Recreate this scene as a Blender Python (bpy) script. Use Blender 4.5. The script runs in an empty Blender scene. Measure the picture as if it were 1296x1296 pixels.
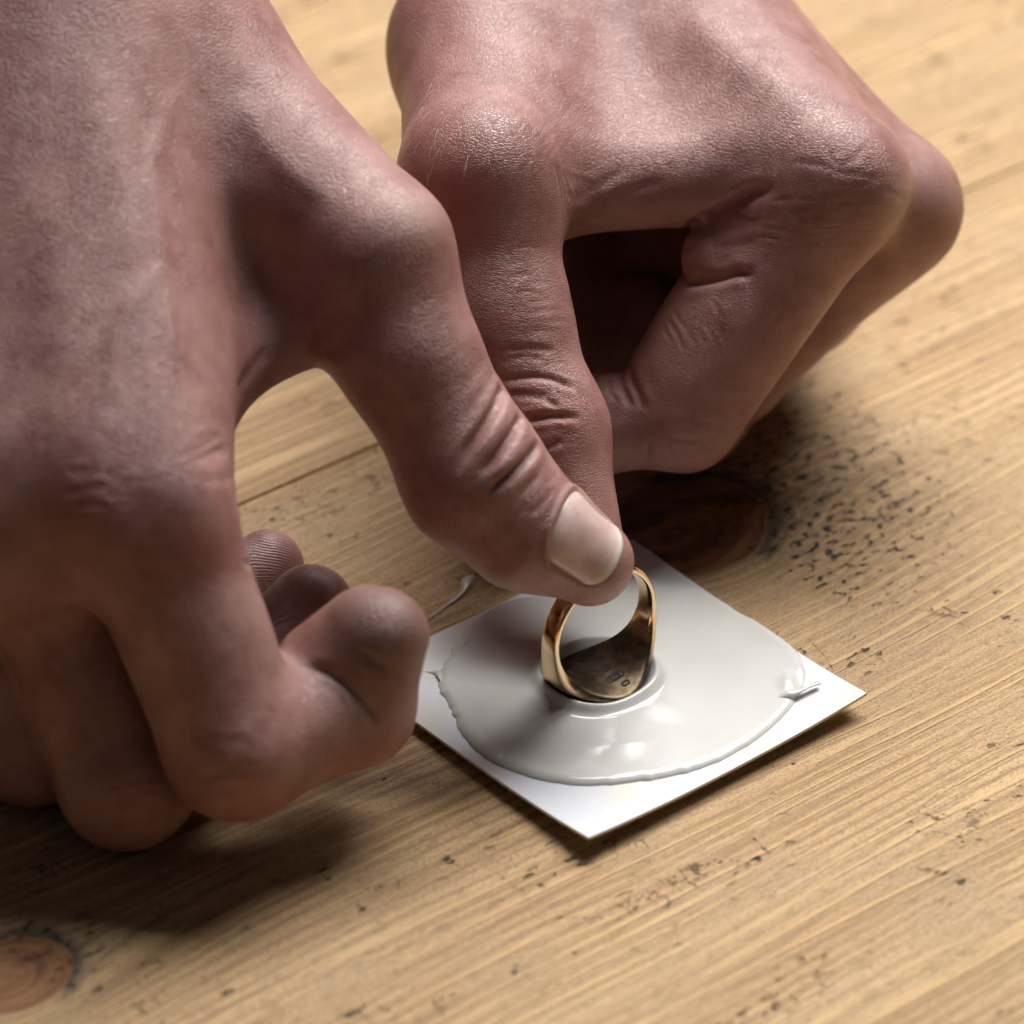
import bpy, math, random
import numpy as np
from mathutils import Vector, Matrix

random.seed(7); RNG = np.random.RandomState(11)
SC = bpy.context.scene
COL = SC.collection
MM = 0.001

# ------------------------------------------------------------------ camera
PITCH = math.radians(33.5)          # looking down
S = 8.2                             # photo pixels per millimetre in the focus plane
D = 680.0                           # camera to focus plane, mm
RV = np.array([1.0, 0, 0])
UV = np.array([0, math.sin(PITCH), math.cos(PITCH)])
BV = np.array([0, -math.cos(PITCH), math.sin(PITCH)])
TGT = RV*((648-770)/S) + UV*((868-648)/S)
CAMP = TGT + BV*D

def at(px, py, d=0.0):
    """millimetre point seen at photo pixel (px,py), d mm in front of the focus plane"""
    s = (D-d)/D
    return TGT + RV*((px-648)/S*s) + UV*((648-py)/S*s) + BV*d

def at_z(px, py, z=0.0):
    a = at(px, py, 0.0); v = a-CAMP
    t = (z-CAMP[2])/v[2]
    return CAMP+v*t

cam_d = bpy.data.cameras.new('camera'); cam = bpy.data.objects.new('camera', cam_d); COL.objects.link(cam)
cam_d.sensor_width = 36.0
cam_d.lens = 36.0*D/(1296/S)
cam_d.clip_start = 0.01; cam_d.clip_end = 20
cam.location = Vector(CAMP*MM)
cam.rotation_euler = (math.pi/2-PITCH, 0, 0)
cam_d.dof.use_dof = True
cam_d.dof.focus_distance = (D-6)*MM
cam_d.dof.aperture_fstop = 14.0
cam_d.dof.aperture_blades = 8
SC.camera = cam

# ------------------------------------------------------------------ world, lamps, exposure
W = bpy.data.worlds.new('World'); SC.world = W; W.use_nodes = True
bg = W.node_tree.nodes['Background']
bg.inputs['Color'].default_value = (0.73, 0.72, 0.72, 1); bg.inputs['Strength'].default_value = 0.055

def area(name, loc, target, sx, sy, power, col):
    l = bpy.data.lights.new(name, 'AREA'); l.shape = 'RECTANGLE'; l.size = sx; l.size_y = sy
    l.energy = power; l.color = col
    o = bpy.data.objects.new(name, l); COL.objects.link(o); o.location = loc
    o.rotation_euler = (Vector(target)-Vector(loc)).to_track_quat('-Z', 'Y').to_euler()
    return o
area('window_light', (0.20, 0.62, 0.95), (0.0, 0.0, 0.02), 0.90, 0.70, 31.0, (1.0, 0.975, 0.955))
SC.view_settings.view_transform = 'Standard'; SC.view_settings.look = 'None'
SC.view_settings.exposure = 0.0; SC.view_settings.gamma = 1.0
SC.cycles.use_denoising = True
SC.cycles.use_adaptive_sampling = True; SC.cycles.adaptive_threshold = 0.04; SC.cycles.adaptive_min_samples = 12
SC.cycles.max_bounces = 6; SC.cycles.caustics_reflective = False; SC.cycles.caustics_refractive = False
SC.cycles.sample_clamp_indirect = 4.0

# ------------------------------------------------------------------ helpers
def tag(o, label=None, cat=None, group=None, kind=None):
    if label: o['label'] = label
    if cat: o['category'] = cat
    if group: o['group'] = group
    if kind: o['kind'] = kind
    return o

def empty(name, loc_mm):
    o = bpy.data.objects.new(name, None); COL.objects.link(o); o.location = Vector(loc_mm)*MM
    o.empty_display_size = 0.01
    return o

def mesh_obj(name, V, F, mat, parent=None, smooth=True, origin=(0, 0, 0)):
    """V in world mm; the object's origin is at `origin` (mm) or its parent's place"""
    me = bpy.data.meshes.new(name)
    org = np.array(origin, float)
    me.from_pydata([tuple(p) for p in (np.asarray(V, float)-org)*MM], [], F if isinstance(F, list) else F.tolist())
    if smooth: me.polygons.foreach_set('use_smooth', [True]*len(me.polygons))
    me.update()
    if mat: me.materials.append(mat)
    o = bpy.data.objects.new(name, me); COL.objects.link(o)
    if parent is not None:
        o.parent = parent
        po = np.array(parent.location)/MM
        o.location = Vector((org-po)*MM)
    else:
        o.location = Vector(org*MM)
    return o

class NT:
    def __init__(s, name):
        s.m = bpy.data.materials.new(name); s.m.use_nodes = True
        s.t = s.m.node_tree; s.n = s.t.nodes; s.l = s.t.links
        s.b = s.n['Principled BSDF']
    def node(s, typ, **kw):
        n = s.n.new(typ)
        for k, v in kw.items(): setattr(n, k, v)
        return n
    def put(s, sock, v):
        if isinstance(v, (int, float)): sock.default_value = v
        elif isinstance(v, (tuple, list)):
            sock.default_value = tuple(v) if len(v) == len(sock.default_value) else tuple(v)+(1,)
        else: s.l.new(v, sock)
    def math(s, op, a, b=0.0, c=0.0, clamp=False):
        n = s.node('ShaderNodeMath', operation=op, use_clamp=clamp)
        s.put(n.inputs[0], a); s.put(n.inputs[1], b); s.put(n.inputs[2], c)
        return n.outputs[0]
    def vmath(s, op, a, b=(0, 0, 0)):
        n = s.node('ShaderNodeVectorMath', operation=op)
        s.put(n.inputs[0], a)
        if op == 'SCALE': s.put(n.inputs['Scale'], b)
        else: s.put(n.inputs[1], b)
        return n.outputs['Value'] if op in ('LENGTH', 'DISTANCE', 'DOT_PRODUCT') else n.outputs[0]
    def mix(s, f, a, b, mode='MIX'):
        n = s.node('ShaderNodeMix', data_type='RGBA', blend_type=mode)
        s.put(n.inputs[0], f); s.put(n.inputs[6], a); s.put(n.inputs[7], b)
        return n.outputs[2]
    def ramp(s, f, lo, hi, a=0.0, b=1.0, smooth=True):
        n = s.node('ShaderNodeMapRange', interpolation_type='SMOOTHSTEP' if smooth else 'LINEAR')
        s.put(n.inputs[0], f); s.put(n.inputs[1], lo); s.put(n.inputs[2], hi); s.put(n.inputs[3], a); s.put(n.inputs[4], b)
        return n.outputs[0]
    def noise(s, v, scale, detail=3, rough=0.5, dist=0.0):
        n = s.node('ShaderNodeTexNoise'); s.put(n.inputs['Vector'], v); s.put(n.inputs['Scale'], scale)
        s.put(n.inputs['Detail'], detail); s.put(n.inputs['Roughness'], rough); s.put(n.inputs['Distortion'], dist)
        return n
    def voro(s, v, scale, feature='F1', rand=1.0):
        n = s.node('ShaderNodeTexVoronoi', feature=feature); s.put(n.inputs['Vector'], v); s.put(n.inputs['Scale'], scale)
        s.put(n.inputs['Randomness'], rand)
        return n
    def bump(s, h, strength, dist, normal=None):
        n = s.node('ShaderNodeBump'); s.put(n.inputs['Height'], h); s.put(n.inputs['Strength'], strength); s.put(n.inputs['Distance'], dist)
        if normal is not None: s.l.new(normal, n.inputs['Normal'])
        return n.outputs[0]
    def attr(s, name):
        n = s.node('ShaderNodeAttribute', attribute_name=name); return n
    def coord(s, which='Object'):
        return s.node('ShaderNodeTexCoord').outputs[which]

#==MATERIALS==
def mat_skin():
    t = NT('skin'); P = t.coord()
    red = t.attr('redness').outputs['Fac']; gl = t.attr('gloss').outputs['Fac']
    pr = t.attr('ridge').outputs['Fac']; pale = t.attr('pale').outputs['Fac']
    n1 = t.noise(P, 130, 4, 0.68).outputs['Fac']; n2 = t.noise(P, 520, 3, 0.65).outputs['Fac']
    base = t.mix(t.ramp(n1, 0.3, 0.7), (0.27, 0.118, 0.104), (0.385, 0.21, 0.187))
    base = t.mix(t.ramp(n2, 0.52, 0.75, 0, 0.45), base, (0.36, 0.15, 0.12))
    base = t.mix(t.math('MULTIPLY', red, 0.6, clamp=True), base, (0.27, 0.092, 0.078))
    base = t.mix(t.math('MULTIPLY', pale, 0.7, clamp=True), base, (0.52, 0.37, 0.29))
    gr = t.math('MULTIPLY', t.attr('grime').outputs['Fac'], t.ramp(n2, 0.3, 0.6, 0.4, 1.0), clamp=True)
    base = t.mix(t.math('MULTIPLY', gr, 0.6), base, (0.13, 0.075, 0.06))  # fingertip dirt and painted shade share this dark tone
    t.l.new(base, t.b.inputs['Base Color'])
    w = t.vmath('ADD', P, t.vmath('SCALE', t.noise(P, 260, 1).outputs['Color'], 0.0014))
    va = t.voro(t.vmath('MULTIPLY', w, (0.7, 1.3, 1.3)), 1750, 'DISTANCE_TO_EDGE').outputs['Distance']
    la = t.ramp(va, 0.0, 0.16)
    def lines(vec, sc):
        n = t.noise(vec, sc, 1).outputs['Fac']
        return t.ramp(t.math('ABSOLUTE', t.math('SUBTRACT', n, 0.5)), 0.0, 0.045)
    rot = t.node('ShaderNodeMapping'); rot.inputs['Rotation'].default_value = (0.5, 0.4, 0.7); t.l.new(P, rot.inputs['Vector'])
    l1 = lines(t.vmath('MULTIPLY', P, (0.55, 1.5, 1.5)), 700); l2 = lines(t.vmath('MULTIPLY', rot.outputs[0], (1.6, 0.6, 1.2)), 620)
    h = t.math('ADD', t.math('MULTIPLY', la, 0.75), t.math('MULTIPLY', t.noise(P, 1500, 2, 0.6).outputs['Fac'], 0.7))
    h = t.math('ADD', h, t.math('ADD', t.math('MULTIPLY', l1, 0.22), t.math('MULTIPLY', l2, 0.16)))
    # finger-print ridges
    fp = None
    for c0 in PRINT_CENTRES:
        dd = t.vmath('DISTANCE', t.vmath('ADD', P, t.vmath('SCALE', t.noise(P, 150, 1).outputs['Color'], 0.002)), tuple(c0*MM))
        fp = dd if fp is None else t.math('MINIMUM', fp, dd)
    wave = t.math('SINE', t.math('MULTIPLY', fp, 2*math.pi/0.00046))
    h = t.math('ADD', t.math('MULTIPLY', h, t.math('SUBTRACT', 1.0, t.math('MULTIPLY', pr, 0.7, clamp=True))), t.math('MULTIPLY', wave, t.math('MULTIPLY', pr, 0.35)))
    t.l.new(t.bump(h, 0.55, 0.00014), t.b.inputs['Normal'])
    t.l.new(t.ramp(t.math('ADD', t.math('MULTIPLY', n2, 0.3), gl), 0.0, 1.0, 0.44, 0.26), t.b.inputs['Roughness'])
    t.b.inputs['Subsurface Weight'].default_value = 0.22
    t.b.inputs['Subsurface Radius'].default_value = (1.0, 0.36, 0.22)
    t.b.inputs['Subsurface Scale'].default_value = 0.0015
    t.b.inputs['Specular IOR Level'].default_value = 0.55
    return t.m

def mat_nail():
    t = NT('nail'); P = t.coord()
    n = t.noise(P, 300, 3).outputs['Fac']
    tip = t.attr('tip').outputs['Fac']
    c = t.mix(t.ramp(n, 0.3, 0.7), (0.56, 0.39, 0.36), (0.66, 0.50, 0.465))
    c = t.mix(tip, c, (0.74, 0.68, 0.61))
    c = t.mix(t.math('MULTIPLY', t.attr('rim').outputs['Fac'], t.ramp(n, 0.35, 0.6, 0.3, 0.95), clamp=True), c, (0.10, 0.06, 0.04))
    t.l.new(c, t.b.inputs['Base Color'])
    t.b.inputs['Roughness'].default_value = 0.28
    t.b.inputs['Subsurface Weight'].default_value = 0.15
    t.b.inputs['Subsurface Radius'].default_value = (1.0, 0.5, 0.35)
    t.b.inputs['Subsurface Scale'].default_value = 0.001
    st = t.attr('across').outputs['Fac']
    cx = t.node('ShaderNodeCombineXYZ'); t.l.new(st, cx.inputs[0])
    rid = t.noise(cx.outputs[0], 22, 2).outputs['Fac']
    t.l.new(t.bump(t.math('ADD', rid, t.math('MULTIPLY', n, 0.6)), 0.3, 0.00015), t.b.inputs['Normal'])
    return t.m

def mat_simple(name, col, rough=0.5, metal=0.0, sss=0.0):
    t = NT(name); t.b.inputs['Base Color'].default_value = tuple(col)+(1,)
    t.b.inputs['Roughness'].default_value = rough; t.b.inputs['Metallic'].default_value = metal
    return t.m

def mat_wood(knots, seed):
    """pine; object x runs along the grain, metres. knots: (x, y, radius) in object metres"""
    t = NT('pine_wood'); P = t.coord()
    sp = t.node('ShaderNodeSeparateXYZ'); t.l.new(P, sp.inputs[0]); x, y = sp.outputs[0], sp.outputs[1]
    wob = t.noise(t.vmath('MULTIPLY', P, (6, 20, 1)), 1.0, 2).outputs['Fac']
    psi = t.math('ADD', y, t.math('MULTIPLY', t.math('SUBTRACT', wob, 0.5), 0.008))
    inside = kr = side = None
    wn = t.noise(P, 60, 2).outputs['Fac']
    for ki, (kx, ky, R) in enumerate(knots):
        dx = t.math('SUBTRACT', x, kx); dy = t.math('SUBTRACT', y, ky)
        ex = t.math('MULTIPLY', dx, 0.78)
        r = t.math('SQRT', t.math('ADD', t.math('MULTIPLY', ex, ex), t.math('MULTIPLY', dy, dy)))
        r = t.math('ADD', r, t.math('MULTIPLY', t.math('SUBTRACT', wn, 0.5), R*0.35))
        q = t.math('MINIMUM', t.math('DIVIDE', R*R*0.85, t.math('ADD', t.math('MULTIPLY', r, r), R*R*0.05)), 1.0)
        psi = t.math('SUBTRACT', psi, t.math('MULTIPLY', dy, q))
        ins = t.ramp(r, R*0.90, R*1.03, 1, 0)
        rr = t.math('DIVIDE', r, R); sd = t.ramp(t.math('DIVIDE', dx, R), 0.0, 0.9)
        sd = t.math('MULTIPLY', sd, t.ramp(rr, 1.1, (3.9, 2.0)[min(ki, 1)], (1.0, 0.7)[min(ki, 1)], 0))
        inside = ins if inside is None else t.math('MAXIMUM', inside, ins)
        kr = rr if kr is None else t.math('MINIMUM', kr, rr)
        side = sd if side is None else t.math('MAXIMUM', side, sd)
    def vec(ax, z):
        c_ = t.node('ShaderNodeCombineXYZ'); t.l.new(t.math('MULTIPLY', x, ax), c_.inputs[0]); t.l.new(psi, c_.inputs[1]); c_.inputs[2].default_value = z
        return c_.outputs[0]
    g = vec(0.05, seed)
    band = t.noise(g, 95, 3, 0.6).outputs['Fac']                         # broad growth bands
    lw = t.math('ADD', t.math('MULTIPLY', psi, 2*math.pi/0.0026), t.math('MULTIPLY', band, 26.0))
    fine = t.math('SINE', lw)                                             # growth lines, 1 to 3 mm apart
    line = t.math('MULTIPLY', t.ramp(fine, 0.25, 0.95), t.ramp(t.noise(vec(0.12, seed+7), 190, 2).outputs['Fac'], 0.38, 0.62))
    fib = t.noise(vec(0.16, seed+3), 1700, 3, 0.7).outputs['Fac']
    spk = t.noise(t.vmath('MULTIPLY', P, (0.8, 1.1, 1)), 2300, 3, 0.65).outputs['Fac']
    blot = t.noise(P, 26, 5, 0.65).outputs['Fac']
    c = t.mix(t.ramp(band, 0.32, 0.68), (0.62, 0.415, 0.22), (0.48, 0.295, 0.138))
    c = t.mix(t.ramp(blot, 0.40, 0.64, 0, 0.55), c, (0.40, 0.28, 0.155))
    c = t.mix(t.ramp(fib, 0.48, 0.70, 0, 0.7), c, (0.24, 0.145, 0.07))
    c = t.mix(t.ramp(spk, 0.49, 0.64, 0, 0.72), c, (0.20, 0.135, 0.075))
    c = t.mix(t.math('MULTIPLY', line, 0.7), c, (0.64, 0.42, 0.20))
    dk = t.math('MULTIPLY', t.ramp(fine, -0.35, -0.95), t.ramp(blot, 0.4, 0.6, 0.75, 0.15))
    c = t.mix(dk, c, (0.27, 0.165, 0.08))
    # pits and wandering checks that hold dirt
    dirt = t.noise(t.vmath('MULTIPLY', P, (0.7, 1.3, 1)), 42, 4, 0.75).outputs['Fac']
    pit = t.noise(t.vmath('MULTIPLY', P, (0.5, 1.0, 1)), 520, 3, 0.6).outputs['Fac']
    pm = t.math('MULTIPLY', t.ramp(pit, 0.61, 0.67), t.ramp(dirt, 0.49, 0.62))
    ck = t.noise(t.vmath('MULTIPLY', P, (1.3, 0.55, 1)), 75, 4, 0.6, 0.6).outputs['Fac']
    crack = t.math('MULTIPLY', t.ramp(t.math('ABSOLUTE', t.math('SUBTRACT', ck, 0.5)), 0.002, 0.010, 1, 0), t.math('MULTIPLY', t.ramp(dirt, 0.54, 0.64), t.ramp(spk, 0.36, 0.5)))
    pm = t.math('MAXIMUM', pm, t.math('MULTIPLY', crack, 0.6))
    if inside is not None:
        cr = t.node('ShaderNodeCombineXYZ'); t.l.new(kr, cr.inputs[0])
        ring = t.noise(t.vmath('ADD', cr.outputs[0], t.vmath('SCALE', P, 14.0)), 8.0, 3).outputs['Fac']
        kc = t.mix(t.ramp(ring, 0.35, 0.65), (0.34, 0.165, 0.065), (0.20, 0.085, 0.035))
        kc = t.mix(t.ramp(spk, 0.5, 0.7, 0, 0.4), kc, (0.13, 0.055, 0.022))
        kc = t.mix(t.math('MULTIPLY', t.ramp(dirt, 0.5, 0.62), 0.8), kc, (0.06, 0.032, 0.02))
        chk = t.noise(t.vmath('MULTIPLY', P, (0.7, 1.15, 1)), 620, 3, 0.55).outputs['Fac']
        dash = t.math('MULTIPLY', t.ramp(t.math('ADD', chk, t.math('MULTIPLY', side, 0.09)), 0.645, 0.70), t.ramp(side, 0.08, 0.5))
        pm = t.math('MAXIMUM', pm, dash)
        c = t.mix(t.math('MULTIPLY', side, t.ramp(t.math('ADD', fib, t.math('MULTIPLY', chk, 0.5)), 0.6, 0.9, 0.0, 0.6)), c, (0.20, 0.135, 0.08))
        c = t.mix(pm, c, (0.030, 0.026, 0.020))
        edge = t.math('MULTIPLY', t.ramp(kr, 1.0, 1.34, 1, 0), t.ramp(t.math('ADD', side, t.math('MULTIPLY', chk, 0.9)), 0.65, 1.1))
        c = t.mix(t.math('MULTIPLY', edge, 0.9), c, (0.055, 0.05, 0.042))
        c = t.mix(t.math('MULTIPLY', t.math('MULTIPLY', t.ramp(kr, 0.9, 0.97), t.ramp(kr, 1.02, 0.985)), 0.6), c, (0.42, 0.20, 0.07))
        c = t.mix(inside, c, kc)
    else:
        c = t.mix(pm, c, (0.030, 0.026, 0.020))
    t.l.new(c, t.b.inputs['Base Color'])
    h = t.math('ADD', t.math('MULTIPLY', line, 0.7), t.math('MULTIPLY', fib, -0.5))
    h = t.math('ADD', h, t.math('MULTIPLY', spk, -0.6)); h = t.math('SUBTRACT', h, t.math('MULTIPLY', pm, 1.8))
    t.l.new(t.bump(h, 0.9, 0.0005), t.b.inputs['Normal'])
    t.l.new(t.ramp(line, 0, 1, 0.62, 0.45), t.b.inputs['Roughness'])
    t.b.inputs['Specular IOR Level'].default_value = 0.35
    return t.m
def mat_card():
    t = NT('white_card'); P = t.coord()
    n = t.noise(P, 70, 3).outputs['Fac']; n2 = t.noise(P, 700, 2).outputs['Fac']
    c = t.mix(t.ramp(n, 0.42, 0.62, 0.0, 0.7), (0.70, 0.72, 0.765), (0.72, 0.68, 0.58))
    t.l.new(c, t.b.inputs['Base Color']); t.b.inputs['Roughness'].default_value = 0.32
    t.l.new(t.bump(n2, 0.15, 0.0001), t.b.inputs['Normal'])
    return t.m
def mat_paste():
    t = NT('white_paste'); P = t.coord()
    n = t.noise(P, 60, 3).outputs['Fac']; n2 = t.noise(P, 900, 2).outputs['Fac']
    sp = t.noise(P, 520, 2).outputs['Fac']
    c = t.mix(t.ramp(n, 0.3, 0.7), (0.60, 0.59, 0.56), (0.64, 0.63, 0.60))
    c = t.mix(t.ramp(sp, 0.74, 0.78, 0, 0.5), c, (0.35, 0.33, 0.3))
    t.l.new(c, t.b.inputs['Base Color']); t.b.inputs['Roughness'].default_value = 0.12
    t.b.inputs['Subsurface Weight'].default_value = 0.15
    t.b.inputs['Subsurface Radius'].default_value = (1, 0.9, 0.8); t.b.inputs['Subsurface Scale'].default_value = 0.0008
    t.l.new(t.bump(t.math('ADD', n, t.math('MULTIPLY', n2, 0.05)), 0.10, 0.0008), t.b.inputs['Normal'])
    return t.m
def mat_gold():
    t = NT('gold'); P = t.coord()
    pa = t.attr('patina_reflection').outputs['Fac']
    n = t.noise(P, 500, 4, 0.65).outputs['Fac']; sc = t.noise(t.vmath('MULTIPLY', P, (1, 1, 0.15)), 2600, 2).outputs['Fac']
    c = t.mix(pa, (0.80, 0.59, 0.36), t.mix(t.ramp(n, 0.35, 0.65), (0.08, 0.06, 0.038), (0.16, 0.122, 0.08)))  # dark tone: tarnish plus painted reflection
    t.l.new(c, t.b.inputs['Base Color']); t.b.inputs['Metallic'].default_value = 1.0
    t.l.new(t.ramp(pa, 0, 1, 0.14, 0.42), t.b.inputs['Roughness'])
    t.l.new(t.bump(t.math('ADD', n, sc), 0.12, 0.0001), t.b.inputs['Normal'])
    return t.m
#==END MATERIALS==
PRINT_CENTRES = [at_z(340, 790, 10), at_z(285, 748, 4)]
SKIN = mat_skin(); NAIL = mat_nail()

#==TABLE==
s0 = at_z(300, 638); s1 = at_z(1250, 228)
gdir = (s1-s0); gdir[2] = 0; gdir /= np.linalg.norm(gdir); gang = math.atan2(gdir[1], gdir[0])
gperp = np.array([-gdir[1], gdir[0], 0])
table = empty('table_top', (0, 0, -30)); tag(table, kind='structure')
def plank(lo, hi, mat, L=700, T=30):
    """a board with eased edges; across from lo..hi mm measured from the seam line"""
    r = 0.8
    prof = [(lo, -T), (lo, -r), (lo+0.25*r, -0.25*r), (lo+r, 0), (hi-r, 0), (hi-0.25*r, -0.25*r), (hi, -r), (hi, -T)]
    V = []; F = []
    for xx in (-L, L):
        for (a, z) in prof: V.append((xx, a, z))
    n = len(prof)
    for i in range(n):
        j = (i+1) % n; F.append((i, n+i, n+j, j))
    F.append(tuple(range(n))); F.append(tuple(range(2*n-1, n-1, -1)))
    me = bpy.data.meshes.new('plank'); me.from_pydata([(a*MM, b*MM, c*MM) for a, b, c in V], [], F); me.update()
    me.materials.append(mat)
    o = bpy.data.objects.new('plank', me); COL.objects.link(o); o.parent = table
    o.location = Vector((s0[0]*MM, s0[1]*MM, 0.03)); o.rotation_euler = (0, 0, gang)
    return o
def grain(px, py):
    p = at_z(px, py)-s0
    return (p.dot(gdir)*MM, p.dot(gperp)*MM)
kA = grain(858, 672); kB = grain(10, 1235)
WN = mat_wood([(kA[0], kA[1], 0.0135), (kB[0], kB[1], 0.008)], 0.0)
WF = mat_wood([], 5.0)
plank(-260, -0.25, WN); plank(0.25, 240, WF)
#==END TABLE==

#==SDF==
def smin(a, b, k):
    h = np.maximum(k-np.abs(a-b), 0)/k
    return np.minimum(a, b)-h*h*k*0.25
def sd_cone(P, a, b, ra, rb):
    ab = b-a; L2 = float(ab.dot(ab))
    t = np.clip(((P-a)@ab)/L2, 0, 1)
    q = P-a-t[:, None]*ab
    return np.sqrt(np.einsum('ij,ij->i', q, q))-(ra+(rb-ra)*t)
def sd_ell(P, c, ax, r):
    q = (P-c)@ax.T
    k0 = np.linalg.norm(q/r, axis=1); k1 = np.linalg.norm(q/(r*r), axis=1)+1e-6
    return k0*(k0-1)/k1
def sd_tri(P, a, b, c, th):
    ba, cb, ac = b-a, c-b, a-c; nor = np.cross(ba, ac)
    pa, pb, pc = P-a, P-b, P-c
    s = np.sign(pa@np.cross(ba, nor))+np.sign(pb@np.cross(cb, nor))+np.sign(pc@np.cross(ac, nor))
    def e(p, v):
        t = np.clip((p@v)/v.dot(v), 0, 1); q = t[:, None]*v-p; return np.einsum('ij,ij->i', q, q)
    d1 = np.minimum(np.minimum(e(pa, ba), e(pb, cb)), e(pc, ac))
    pl = (pa@nor); d2 = pl*pl/nor.dot(nor)
    return np.sqrt(np.where(s < 2, d1, d2))-th
f32 = lambda v: np.asarray(v, np.float32)

class Hand:
    """palm: list of primitives; digits: list of lists. each digit blends into the palm, digits stay apart"""
    def __init__(s): s.palm = []; s.digits = []
    def prim(s, p, P):
        if p[0] == 'c': return sd_cone(P, p[1], p[2], p[3], p[4])
        if p[0] == 't': return sd_tri(P, p[1], p[2], p[3], p[4])
        if p[0] == 'e': return sd_ell(P, p[1], p[2], p[3])
    def chain(s, ps, P):
        f = None
        for p in ps:
            v = s.prim(p, P); f = v if f is None else smin(f, v, p[-1])
        return f
    def __call__(s, P):
        P = f32(P); pal = s.chain(s.palm, P); out = pal
        for dg, k in s.digits:
            f = smin(s.chain(dg, P), pal, k)
            out = smin(out, f, 0.8)
        return out
    def grad(s, P, e=0.3):
        P = f32(P); g = np.zeros((len(P), 3), np.float32)
        for o in ((1, -1, -1), (-1, -1, 1), (-1, 1, -1), (1, 1, 1)):
            o = f32(o); g += s(P+o*e)[:, None]*o
        return g/(np.linalg.norm(g, axis=1)[:, None]+1e-9)
    def extract(s, lo, hi, h):
        lo = f32(lo); B = 8; n = np.ceil((f32(hi)-lo)/(h*B)).astype(int)
        N = n*B+1
        F = np.empty(N, np.float32)
        cc = np.stack(np.meshgrid(*[np.arange(k) for k in n], indexing='ij'), -1).reshape(-1, 3)
        fc = s(lo+(cc+0.5).astype(np.float32)*B*h)
        F[:] = 10.0
        keep = np.abs(fc) < B*h*0.95+0.6
        inside = cc[(~keep) & (fc < 0)]
        for c in inside: F[c[0]*B:c[0]*B+B+1, c[1]*B:c[1]*B+B+1, c[2]*B:c[2]*B+B+1] = -10
        off = np.stack(np.meshgrid(*[np.arange(B+1)]*3, indexing='ij'), -1).reshape(-1, 3)
        kc = cc[keep]*B
        for i in range(0, len(kc), 400):
            idx = (kc[i:i+400, None, :]+off[None]).reshape(-1, 3)
            F[idx[:, 0], idx[:, 1], idx[:, 2]] = s(lo+idx.astype(np.float32)*h)
        return surface_nets(F, lo, h)

def surface_nets(F, lo, h):
    I = F < 0
    c = [I[a:I.shape[0]-1+a, b:I.shape[1]-1+b, d:I.shape[2]-1+d] for a in (0, 1) for b in (0, 1) for d in (0, 1)]
    sm = np.zeros(c[0].shape, np.int8)
    for q in c: sm += q
    act = np.argwhere((sm > 0) & (sm < 8))
    vid = -np.ones(sm.shape, np.int64); vid[act[:, 0], act[:, 1], act[:, 2]] = np.arange(len(act))
    acc = np.zeros((len(act), 3), np.float32); cnt = np.zeros(len(act), np.float32)
    corners = [(a, b, d) for a in (0, 1) for b in (0, 1) for d in (0, 1)]
    val = {k: F[act[:, 0]+k[0], act[:, 1]+k[1], act[:, 2]+k[2]] for k in corners}
    for k in corners:
        for ax in range(3):
            if k[ax] == 0:
                k2 = list(k); k2[ax] = 1; k2 = tuple(k2)
                a, b = val[k], val[k2]; m = (a < 0) != (b < 0)
                t = a[m]/(a[m]-b[m])
                p = np.tile(f32(k), (m.sum(), 1)); p[:, ax] = t
                acc[m] += p; cnt[m] += 1
    V = lo+(act+acc/cnt[:, None])*h
    Q = []
    for ax in range(3):
        sl0 = [slice(None)]*3; sl1 = [slice(None)]*3; sl0[ax] = slice(0, -1); sl1[ax] = slice(1, None)
        a, b = I[tuple(sl0)], I[tuple(sl1)]
        u, w = (ax+1) % 3, (ax+2) % 3
        e = np.argwhere(a != b)
        e = e[(e[:, u] > 0) & (e[:, w] > 0) & (e[:, u] < I.shape[u]-1) & (e[:, w] < I.shape[w]-1)]
        flip = a[e[:, 0], e[:, 1], e[:, 2]]
        def g(du, dw):
            x = e.copy(); x[:, u] += du; x[:, w] += dw; return vid[x[:, 0], x[:, 1], x[:, 2]]
        q = np.stack([g(-1, -1), g(0, -1), g(0, 0), g(-1, 0)], 1)
        q[~flip] = q[~flip][:, ::-1]
        Q.append(q)
    return V.astype(np.float32), np.concatenate(Q)

def subdivide(V, Q):
    n = len(V)
    E = np.concatenate([Q[:, [i, (i+1) % 4]] for i in range(4)]); Es = np.sort(E, 1)
    key = Es[:, 0]*n+Es[:, 1]; u, inv = np.unique(key, return_inverse=True)
    ev = (V[u//n]+V[u % n])*0.5; fv = V[Q].mean(1)
    m = len(Q); ei = n+inv.reshape(4, m).T; fi = n+len(u)+np.arange(m)
    NQ = np.concatenate([np.stack([Q[:, i], ei[:, i], fi, ei[:, (i+3) % 4]], 1) for i in range(4)])
    return np.concatenate([V, ev, fv]).astype(np.float32), NQ

def seg_dist(P, a, b):
    ab = b-a; t = np.clip(((P-a)@ab)/max(float(ab.dot(ab)), 1e-6), 0, 1)
    q = P-a-t[:, None]*ab
    return np.sqrt(np.einsum('ij,ij->i', q, q)), t

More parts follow.
